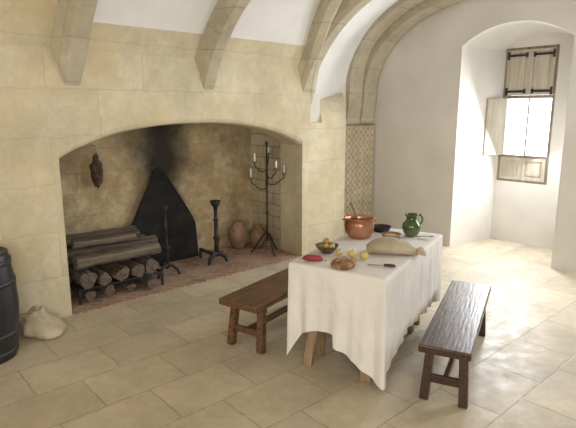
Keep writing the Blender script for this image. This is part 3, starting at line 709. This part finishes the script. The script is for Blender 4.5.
obj('nail', tube(B(), [(0,.09,.03),(0,.0,.035)], .005, 6), 'iron', t)
# ------------------------------------------------------------------ barrel and sacks
pbq = PZ(-13, 357, 0)
br_ = thing('barrel', 'black wooden barrel with iron hoops at the left edge of the room', 'barrel', (pbq.x, pbq.y, 0))
bp_ = [(0,.0),(.20,.0),(.205,.01),(.235,.2),(.25,.38),(.24,.55),(.215,.74),(.21,.76),(.195,.76),(.19,.73),(0,.73)]
obj('body', lathe(B(), [(r, z*1.05) for r, z in bp_], seg=40), 'barrel', br_, smooth=True)
for z, r in ((.06,.216),(.20,.237),(.58,.243),(.73,.226)):
    obj('hoop', lathe(B(), [(r-.004,z-.018),(r+.003,z-.018),(r+.001,z+.018),(r-.006,z+.018)], seg=40), 'hoop', br_, smooth=True)
obj('lid', lathe(B(), [(0,.77),(.19,.77),(.19,.785),(0,.787)], seg=40), 'barrel', br_)
def make_sack(label, p, s, rz, mat, seed, tall, lean=.11, tie=True):
    sk = thing('sack', label, 'sack', p, rz); bm = B(); seg = 48; rings = []
    if tie: pr = [(.13,0),(.165,.02),(.175,.06),(.160,.11),(.130,.16),(.095,.20),(.055,.235),(.038,.255),(.05,.275),(.075,.295),(.07,.30),(.03,.27)]
    else: pr = [(.14,0),(.178,.02),(.188,.06),(.176,.11),(.150,.155),(.118,.19),(.092,.215),(.088,.24),(.098,.262),(.092,.268),(.062,.245),(.02,.235)]
    for i, (r, z) in enumerate(pr):
        u = z/.3; z *= tall; ring = []
        for k in range(seg):
            a = 2*PI*k/seg; q = Vector((math.cos(a)*1.5+seed, math.sin(a)*1.5, z*9))
            rr = r*(1+.34*noise.noise(q)*(1-.4*u)+.07*u*math.sin(a*8+seed)+.10*noise.noise(q*3))
            ring.append(bm.verts.new((s*(rr*math.cos(a)*1.15+lean*u*u), s*(rr*math.sin(a)*.85), s*(z*(1+.25*noise.noise(q*.7))-.05*u*u*math.cos(a)))))
        rings.append(ring)
    bm.faces.new(rings[0])
    for a, b_ in zip(rings, rings[1:]):
        for k in range(seg): bm.faces.new([a[k], a[(k+1)%seg], b_[(k+1)%seg], b_[k]])
    bm.faces.new(rings[-1]); obj('body', bm, mat, sk, smooth=True)
    if tie:
        u = .85; obj('tie', tube(B(), [(s*(.042*1.15*math.cos(a)+lean*u*u), s*.042*.95*math.sin(a), s*(.255*tall-.028*math.cos(a))) for a in [2*PI*i/14 for i in range(15)]], .006*s, 6), 'string', sk, smooth=True)
p = PZ(46, 333, 0); make_sack('slumped pale cloth sack on the floor beside the fireplace jamb', (p.x, p.y, 0), .92, CL+2.9, 'sack', 3.1, .72, .16, False)
p = PZ(16, 326, 0); make_sack('small brown cloth sack half hidden between barrel and pale sack', (p.x-.10, min(p.y, 4.45), 0), .42, CL+2.2, 'sack2', 8.4, 1.6)
# ------------------------------------------------------------------ light
w = bpy.data.worlds.new('world'); C.world = w; w.use_nodes = True
w.node_tree.nodes['Background'].inputs[0].default_value = (.95,.98,1,1); w.node_tree.nodes['Background'].inputs[1].default_value = 5.0
def area(name, loc, target, sx, sy, e, col):
    l = bpy.data.lights.new(name, 'AREA'); l.shape = 'RECTANGLE'; l.size = sx; l.size_y = sy; l.energy = e; l.color = col
    o = bpy.data.objects.new(name, l); COL.objects.link(o); o.location = loc
    o.rotation_euler = (Vector(target)-Vector(loc)).to_track_quat('-Z', 'Y').to_euler(); return o
area('niche_daylight', (6.80, 3.08, 1.55), (3.6, 2.3, .2), .45, .75, 54, (.93,.965,1))
area('side_window', (6.0, .6, 1.9), (3.5, 2.9, .4), .9, 1.1, 70, (.98,.99,1))
area('rear_window', (-.9, -2.3, 1.9), (2.5, 4.5, 1.2), 2.4, 1.3, 148, (1,.96,.895))
area('left_fill', (-2.45, 1.0, 1.9), (2.0, 3.6, .5), 1.4, 1.3, 46, (1,.955,.87))  # added fill lamp to brighten the foreground floor, no window stands here
try:
    C.view_settings.view_transform = 'Standard'
except Exception: pass
